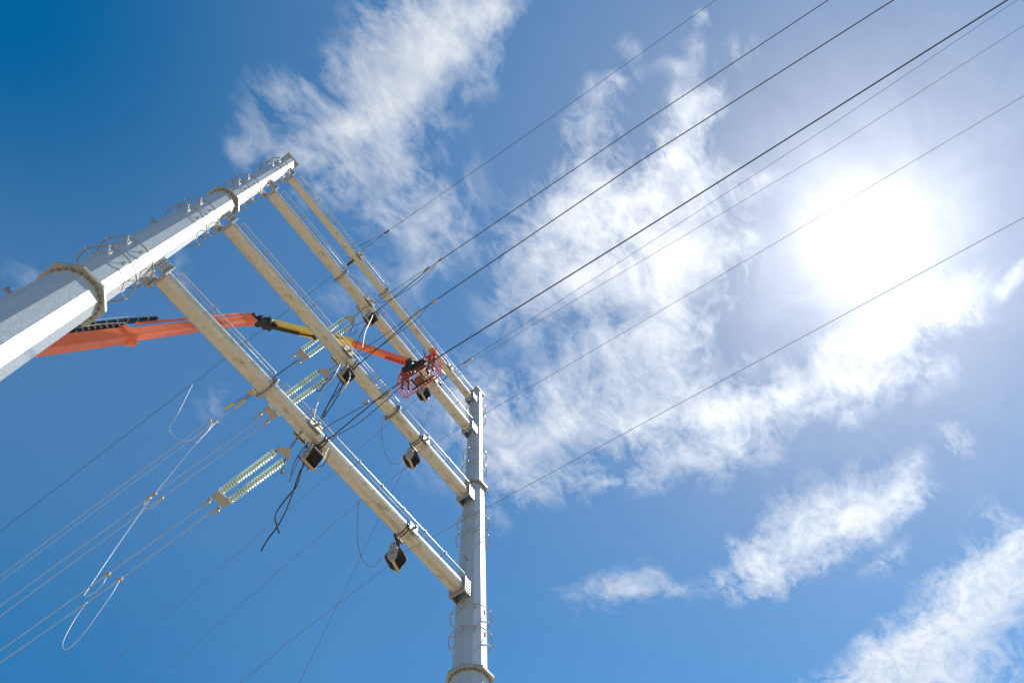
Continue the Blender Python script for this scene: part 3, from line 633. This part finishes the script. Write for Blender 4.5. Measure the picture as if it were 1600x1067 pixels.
# cable ends that dangle from the left-hand blocks
G7 = 'cut cable ends dangling from the left-hand blocks'
def tail(x, pts, r, m, label): return cable('dangling_cable', WX(x, *pts), r, m, label, 'cable end', G7)
tail(6.8, [(480, 694), (477, 712), (471, 735), (463, 760), (447, 779), (434, 797), (430, 808), (432, 818), (436, 832)], .024, 'dark', 'dark cable end that bends into a bow below the largest block')
tail(7.05, [(474, 728), (468, 738), (460, 762), (453, 782), (443, 806), (431, 826), (420, 840), (408, 860)], .024, 'dark', 'longest dark cable end hanging below the largest block')
tail(6.4, [(478, 697), (467, 718), (458, 738), (452, 752)], .012, 'dark', 'thin dark strand with a hook, left of the longest cable end')
tail(6.8, [(533, 594), (522, 614), (512, 633), (503, 650), (497, 664), (490, 680)], .024, 'dark', 'dark cable end slanting from the second arm block to the lowest arm')
tail(7.0, [(539, 590), (531, 612), (519, 632), (506, 652)], .022, 'dark', 'dark cable end beside its twin below the second arm block')
tail(6.3, [(531, 570), (519, 592), (509, 602), (503, 614), (498, 625), (494, 636), (491, 648), (493, 658)], .020, 'bright', 'pale cable end hanging left of the second arm block')
tail(6.85, [(545, 578), (547, 585), (545, 594), (540, 603), (532, 614)], .028, 'bright', 'white cable end draped over the second arm block')
tail(6.85, [(583, 486), (581, 496), (576, 506), (570, 520), (567, 536), (566, 543)], .026, 'bright', 'white cable end draped over the third arm block')
tail(7.0, [(572, 508), (563, 524), (555, 545), (550, 558)], .024, 'dark', 'dark cable end below the third arm block')
tail(6.6, [(501, 610), (508, 598), (520, 583), (533, 577)], .018, 'dark', 'dark twisted strand between the middle insulators and the second arm')
tail(6.95, [(513, 700), (510, 706), (506, 716), (501, 725)], .014, 'bright', 'short pale strap between the lowest arm and the largest block')
tail(7.0, [(516, 703), (513, 712), (510, 720), (504, 727), (498, 729)], .014, 'dark', 'dark strap looping from the lowest arm under the largest block')
tail(6.5, [(530, 571), (520, 588), (508, 600), (500, 598), (494, 604), (499, 611), (506, 602)], .018, 'dark', 'dark knotted strand beside the middle insulators')
tail(6.4, [(484, 690), (474, 700), (466, 712), (458, 728), (455, 741)], .016, 'dark', 'thin dark strand curving left of the largest block')
tail(6.9, [(540, 596), (527, 613), (515, 628), (502, 660), (497, 676), (494, 690)], .02, 'dark', 'dark strand hanging behind its twins below the second arm block')
tail(6.5, [(574, 500), (562, 505), (550, 512), (546, 520), (552, 522), (560, 512)], .014, 'dark', 'thin dark loop beside the third arm block')
def weight(x, p, q, label):
    a, b = at(*p, 0, x), at(*q, 0, x); t = thing('hanging_hook', a, label, 'hook', 'small hooks hanging by the insulators')
    MB().tube([a, b], .012, 5).build('strand', M['dark'], t); MB().ball(b, .05, 10, 6, (1, 1, 1.9)).build('weight', M['rust'], t)
weight(6.2, (446, 716), (441, 737), 'rusty hook hanging beside the nearest insulators')
weight(6.2, (554, 497), (549, 515), 'rusty hook hanging beside the farthest insulators')

# ------------------------------------------------------------------ boom lift
J0 = at(394, 499, 1, 15.0); B0 = at(62, 541.5, 1, 16.0)
db = (J0 - B0).normalized(); BASE = J0 - db * ((J0.z - 2.35) / db.z)
foot = V((BASE.x - .4, BASE.y, 0))
lift = thing('boom_lift', foot, 'orange boom lift reaching up behind the left pole, with yellow jib and red basket', 'boom lift')
def tpar(px, py):                                                   # nearest place along the main boom to a pixel
    best = None
    for k in range(801):
        p = lerp(BASE, J0, k / 800); q = RM @ (p - CAM); x, y = 800 + FPX * q.x / q.z, 533.5 - FPX * q.y / q.z
        e = (x - px) ** 2 + (y - py) ** 2
        if best is None or e < best[0]: best = (e, k / 800)
    return best[1]
t1 = tpar(197, 527)
side = db.cross(V((0, 0, 1))).normalized(); upb = side.cross(db).normalized()
pm = lerp(BASE, J0, t1)
o = MB().beam(BASE - db * .6, pm, .40, .50).build('boom_section', M['orange'], lift, bevel=.03)
o2 = MB().beam(pm - db * 1.0, J0 - db * .15, .31, .40).build('boom_section', M['orange'], lift, bevel=.025)
MB().beam(pm - db * .10, pm + db * .16, .48, .60).box(pm - upb * .31 + db * .03, (.3, .2, .2)).build('wear_collar', M['orange'], lift, bevel=.02)
MB().beam(J0 - db * .45, J0 - db * .02, .38, .50).build('boom_head', M['orange'], lift, bevel=.03)
ta, tb_, tc_ = tpar(128, 540), tpar(260, 518), tpar(205, 526)
u2 = upb * .56
MB().tube([lerp(BASE, J0, tpar(225, 520)) + u2 * .86, lerp(BASE, J0, tpar(384, 500)) + u2 * .72], .05, 8).tube([J0 - db * .35 + upb * .2, J0 - db * .35 + u2 * .75], .05, 6).build('hose_tube', M['orange'], lift)
def carrier(t0, t1_, off, h):
    c = MB(); a, b = lerp(BASE, J0, t0) + off, lerp(BASE, J0, t1_) + off
    pts = [lerp(a, b, k / 16) + upb * (.05 * math.sin(PI * k / 16)) for k in range(17)]
    for p, q in zip(pts[:-1], pts[1:]): c.beam(p, lerp(p, q, .97), .22, h)
    co = c.build('cable_carrier', M['black'], lift)
    r_ = MB()
    for p in pts[::2]: r_.beam(p - db * .02, p + db * .02, .26, h + .05)
    r_.tube([p + upb * (h / 2 + .02) - side * -.17 for p in pts], .014, 5); r_.tube([p + upb * (h / 2 + .02) - side * .17 for p in pts], .014, 5)
    r_.build('carrier_rib', M['blockframe'], co)
carrier(ta, tb_, upb * .60, .07); carrier(ta, tc_, upb * .39, .06)
MB().tube([lerp(BASE, J0, ta) + upb * .51 - db * .05 + side * k * .14 for k in (-1, 1)], .14, 10).build('carrier_bend', M['black'], lift)
# black knuckle, yellow jib, red fly boom
J1 = at(420, 505, 1, 14.75); J2 = at(542, 534, 1, 13.0); J3 = at(634, 565, 1, 11.15)
dj = (J2 - J1).normalized(); uj = dj.cross(V((0, 0, 1))).normalized().cross(dj)
k_ = MB().beam(J0 - db * .05, lerp(J0, J1, .55), .30, .36).beam(lerp(J0, J1, .35), J1 + dj * .15, .36, .40)
sd = V((0, 1, 0))
for c, r in ((lerp(J0, J1, .05) + upb * .14, .12), (lerp(J0, J1, .45), .20), (lerp(J0, J1, .75) - upb * .18, .13), (J1 - upb * .22, .11), (J1 + upb * .10, .14)):
    k_.lathe(c - sd * .26, sd, [(0, r * .6), (.02, r), (.5, r), (.52, r * .6)], 12)
k_.build('knuckle', M['black'], lift, bevel=.015)
MB().beam(J1 + dj * .05, J2, .34, .40, uj).build('jib', M['yellow'], lift, bevel=.02)
MB().beam(lerp(J1, J2, .50) - uj * .10, lerp(J1, J2, .95) - uj * .12, .34, .26, uj).build('jib_sleeve', M['yellow'], lift, bevel=.02)
MB().tube([J1 - uj * .32, J1 - uj * .32 + dj * 1.35], .085, 10).tube([J1 - uj * .32 + dj * 1.3, lerp(J1, J2, .6) - uj * .27], .045, 8).lathe(lerp(J1, J2, .57) - uj * .27 - sd * .1, sd, [(0, .05), (.02, .12), (.18, .12), (.2, .05)], 10).build('lift_cylinder', M['black'], lift)
MB().tube([J1 + uj * .30 - dj * .3, J1 + uj * .30 + dj * .35], .07, 8).tube([lerp(J1, J2, .62) + uj * .2, lerp(J1, J2, .70) + uj * .32, lerp(J1, J2, .78) + uj * .2], .02, 6).build('hose', M['black'], lift)
MB().beam(lerp(J1, J2, .08) - sd * .153, lerp(J1, J2, .30) - sd * .153, .006, .10, uj).build('marking_panel', M['black'], lift)
df = (J3 - J2).normalized(); uf = df.cross(V((0, 0, 1))).normalized().cross(df)
MB().beam(J2 - df * .25, J2 + df * .30, .36, .40, uf).lathe(J2 - sd * .24, sd, [(0, .1), (.02, .17), (.46, .17), (.48, .1)], 12).build('fly_pivot', M['yellow'], lift, bevel=.02)
MB().beam(J2 + df * .15, J3, .26, .30, uf).build('fly_boom', M['orange'], lift, bevel=.02)
MB().tube([J2 + df * .2 + uf * .17 - sd * .14, J3 + uf * .17 - sd * .14], .022, 6).tube([J2 + df * .2 - uf * .0 - sd * .15, J3 - sd * .15], .020, 6).build('hose_rail', M['red'], lift)
pb = MB().beam(lerp(J2, J3, .68) - uf * .26, J3 - uf * .26 + df * .1, .05, .30, uf); pbo = pb.build('pivot_plate', M['red'], lift, bevel=.01)
for k in range(6):
    c = lerp(lerp(J2, J3, .71), J3, k / 5.6) - uf * .32
    MB().lathe(c - V((0, .045, 0)), sd, [(0, .03), (.002, .036), (.09, .036), (.092, .03)], 8).build('hole', M['black'], pbo)
# the machine on the ground
ch = MB().box(foot + V((0, 0, .95)), (5.2, 2.2, .7)).build('chassis', M['black'], lift, bevel=.08)
MB().box(foot + V((-.4, 0, 1.75)), (4.4, 2.3, .8)).box(foot + V((-1.6, 0, 2.35)), (1.8, 2.1, .5)).build('turntable', M['orange'], lift, bevel=.1)
for sx in (-1.9, 1.9):
    for sy in (-1.15, 1.15):
        MB().lathe(foot + V((sx, sy - .22, .62)), (0, 1, 0), [(0, .35), (.01, .58), (.08, .62), (.36, .62), (.43, .58), (.44, .35)], 20).build('wheel', M['tyre'], lift)

# basket (2.2 m by 0.75 m, the long side along the wires)
bx0, bx1, by0, by1, bz = 9.53, 10.28, 9.68, 11.86, 30.0
bt = (bx0 + bx1) / 2
bas = lift
def rect(z, inset=0.0, rr=.10):
    P = []
    for (cx, cy, a0) in ((bx1 - inset - rr, by1 - inset - rr, 0), (bx0 + inset + rr, by1 - inset - rr, 90), (bx0 + inset + rr, by0 + inset + rr, 180), (bx1 - inset - rr, by0 + inset + rr, 270)):
        for k in range(5):
            a = math.radians(a0 + 22.5 * k); P.append(V((cx + rr * math.cos(a), cy + rr * math.sin(a), z)))
    return P + [P[0]]
bfr = MB().tube(rect(bz), .034, 7).build('basket_floor_frame', M['red'], lift, smooth=True)
gr = MB()
for k in range(1, 12): y = by0 + (by1 - by0) * k / 12; gr.box((bt, y, bz), (bx1 - bx0, .006, .02))
for k in range(1, 4): x = bx0 + (bx1 - bx0) * k / 4; gr.box((x, (by0 + by1) / 2, bz - .005), (.010, by1 - by0, .02))
gr.build('floor_grate', M['red'], bfr)
MB().beam((bx0 + .05, 10.45, bz - .03), (bx1 - .05, 10.45, bz - .03), .07, .05).beam((bx1 - .16, 10.0, bz - .03), (bx1 - .16, 11.3, bz - .03), .06, .05).beam((bx0 + .1, 11.0, bz - .03), (bx1 - .1, 11.0, bz - .03), .07, .05).build('floor_bearer', M['black'], bfr)
for z, r in ((bz + .30, .016), (bz + .70, .018), (bz + 1.10, .028)):
    MB().tube(rect(z), r, 7).build('guard_rail', M['red'], lift, smooth=True)
for (x, y) in ((bx0, by0 + .1), (bx1, by0 + .1), (bx0, by1 - .1), (bx1, by1 - .1), (bx0, 10.77), (bx1, 10.77)):
    MB().tube([(x, y, bz), (x, y, bz + 1.1)], .022, 7).build('rail_post', M['red'], lift, smooth=True)
MB().box((bx0 - .05, 10.45, bz + .50), (.10, .8, .14)).box((bx0 - .06, 10.85, bz + .95), (.12, .9, .10)).tube([(bx0 - .1, 10.9, bz + .1), (bx0 - .1, 10.9, bz + 1.1)], .05, 8).build('basket_mount', M['black'], lift, bevel=.02)
m = MB().tube([J3 - df * .1, J3 + df * .22, V((bx0 - .18, 10.95, bz + .75))], .10, 8).lathe(J3 + df * .2 - V((0, 0, .3)), (0, 0, 1), [(0, .10), (.03, .17), (.5, .17), (.54, .10)], 12); m.beam(J3 + df * .1 + V((0, 0, .2)), V((bx0 - .05, 10.6, bz + 1.0)), .07, .10).build('basket_rotator', M['black'], lift, bevel=.02)
MB().box((bx0 + .16, 10.72, bz + 1.14), (.34, .66, .26), Matrix.Rotation(.3, 3, 'Y')).box((bx0 + .10, 10.42, bz + 1.22), (.2, .24, .2)).tube([(bx0 + .2, 10.55, bz + 1.25), (bx0 + .24, 10.55, bz + 1.42)], .02, 6).tube([(bx0 + .2, 10.85, bz + 1.25), (bx0 + .16, 10.85, bz + 1.40)], .02, 6).build('control_console', M['black'], lift, bevel=.03)
MB().lathe((bx0 + .06, 10.9, bz + .85), (0, 1, 0), [(0, .1), (.02, .17), (.30, .17), (.32, .1)], 12).build('cable_reel', M['black'], lift)
def tool(name, c, d, label, cat, m='black'):
    t = thing(name, c, label, cat); c = V(c)
    MB().box(c, d).build('body', M[m], t, bevel=.03)
    MB().tube([c + V((0, -d[1] * .4, d[2] * .5)), c + V((0, -d[1] * .2, d[2] * .9)), c + V((0, d[1] * .2, d[2] * .9)), c + V((0, d[1] * .4, d[2] * .5))], .014, 6).build('handle', M['dark'], t)
tool('tool_bag', (bx0 - .13, 11.25, bz + .95), (.22, .34, .28), 'black tool bag hung outside the upper rail of the basket', 'tool bag')
tool('tool_case', (bt + .08, 10.75, bz + .14), (.36, .42, .22), 'dark tool case on the floor of the basket', 'tool case', 'rust')

# ------------------------------------------------------------------ people in the basket
def person(feet, face, label, lean=(0, 0), hat='hat', reach=.35, up=.0, crouch=0.0):
    t = thing('person', feet, label, 'person', 'workers in the basket')
    F = V((math.cos(face), math.sin(face), 0)); R_ = V((F.y, -F.x, 0)); Z = V((0, 0, 1)); o = V(feet); ln = V((lean[0], lean[1], 0))
    def P(f, r, z): return o + F * f + R_ * r + Z * (z * (1 - crouch * .25)) + ln * (z / 1.7) ** 1.5
    verts, edges, rad = [], [], []
    def ch(pts, rr, start=None):
        pr = start
        for p, r in zip(pts, rr):
            verts.append(p); rad.append(r); i = len(verts) - 1
            if pr is not None: edges.append((pr, i))
            pr = i
        return pr
    pel = ch([P(0, 0, .95)], [(.155, .12)])
    che = ch([P(.0, 0, 1.10), P(.01, 0, 1.28), P(.0, 0, 1.42)], [(.15, .11), (.175, .12), (.16, .10)], pel)
    ch([P(.01, 0, 1.52), P(.03, 0, 1.60)], [(.06, .06), (.06, .06)], che)
    for s in (-1, 1):
        ch([P(.0 + crouch * .2, s * .10, .86), P(.03 + crouch * .45, s * .13, .50), P(-.02, s * .14, .10)], [(.10, .10), (.07, .075), (.052, .055)], pel)
        sh, el, wr = P(0, s * .20, 1.42), P(.12 + reach * .2, s * .27, 1.18 + up * .3), P(.18 + reach, s * .16, 1.14 + up)
        ch([sh, el, wr], [(.068, .068), (.05, .05), (.036, .036)], che)
    me = bpy.data.meshes.new('body_src'); me.from_pydata([tuple(v - o) for v in verts], edges, [])
    ob = bpy.data.objects.new('body_src', me); C.objects.link(ob)
    sk = ob.modifiers.new('skin', 'SKIN'); sk.use_smooth_shade = True; su = ob.modifiers.new('sub', 'SUBSURF'); su.levels = 2; su.render_levels = 2
    for i, r in enumerate(rad): me.skin_vertices[0].data[i].radius = r
    me.skin_vertices[0].data[0].use_root = True
    dg = bpy.context.evaluated_depsgraph_get(); dg.update()
    m2 = bpy.data.meshes.new_from_object(ob.evaluated_get(dg)); m2.name = 'body'
    bpy.data.objects.remove(ob)
    # head, hands and boots are grown into the same mesh
    mb = MB(); mb.v = [v.co + o for v in m2.vertices]
    for p in m2.polygons:
        z = p.center.z / (1 - crouch * .25)
        mb.cur = 1 if z < .93 else (0 if z < 1.50 else 2); mb.face(p.vertices)
    hc = P(.05, 0, 1.68); mb.cur = 2
    mb.ball(hc, .098, 14, 10, (1, .86, 1.22)); mb.ball(hc + F * .098 - Z * .01, .016, 6, 5, (1, 1, 1.4))
    mb.box(hc + F * .088 - Z * .055, (.012, .05, .012), Matrix.Rotation(face, 3, 'Z'))
    for s in (-1, 1):
        mb.ball(hc + R_ * s * .088 - Z * .01, .026, 6, 5, (1, .5, 1.4)); mb.ball(hc + F * .090 + R_ * s * .034 + Z * .018, .012, 6, 5)
        wr = P(.18 + reach, s * .16, 1.14 + up)
        mb.tube([wr - F * .02, wr + F * .03, wr + F * .09], [.032, .042, .036], 8)
        for k in range(4):
            b = wr + F * .085 + R_ * (k - 1.5) * .019; L_ = (.065, .078, .074, .056)[k]
            mb.tube([b, b + F * L_ * .5 - Z * .008, b + F * L_ * .75 - Z * .03, b + F * L_ * .7 - Z * .055], [.0095, .009, .0085, .007], 6)
        b = wr + F * .03 - R_ * s * .036; mb.tube([b, b + F * .03 - R_ * s * .022 - Z * .01, b + F * .055 - R_ * s * .018 - Z * .03], [.012, .011, .009], 6)
        mb.cur = 3; ft = P(.03, s * .14, .05); ft.z = o.z + .055
        mb.beam(ft - F * .11, ft + F * .15, .10, .10); mb.cur = 2
    bo = mb.build('body', [M['vest'], M['jeans'], M['skin'], M['black']], t, smooth=True)
    h = MB().ball(hc + Z * .045, .150, 16, 8, (1.08, .95, .95), lo=-.05); h.prism(hc + Z * .036, hc + Z * .050, .185, .165, 16)
    h.build('hard_hat', M[hat], t, smooth=True)
    b = MB(); c0 = P(0, 0, .97); b.lathe(c0 - Z * .03, (0, 0, 1), [(0, .175), (.01, .185), (.06, .185), (.07, .175)], 14); b.box(c0 + R_ * .19, (.10, .10, .18)); b.box(c0 - R_ * .19, (.12, .09, .14))
    b.build('tool_belt', M['rust'], t)
    hb = MB()
    for s in (-1, 1): hb.tube([P(-.13, s * .06, .98), P(-.14, s * .09, 1.25), P(-.02, s * .12, 1.53), P(.135, s * .09, 1.28), P(.13, s * .07, .98)], .02, 5)
    hb.build('harness', M['black'], t)
    return t
person((9.86, 10.04, bz + .03), math.radians(185), 'worker in bright orange hard hat at the upper right end of the basket', lean=(-.16, -.12), reach=.28, up=.02)
person((9.88, 11.52, bz + .03), math.radians(215), 'worker in dark hard hat crouching at the lower left end of the basket', lean=(-.10, .08), hat='rust', reach=.26, up=-.05, crouch=.35)
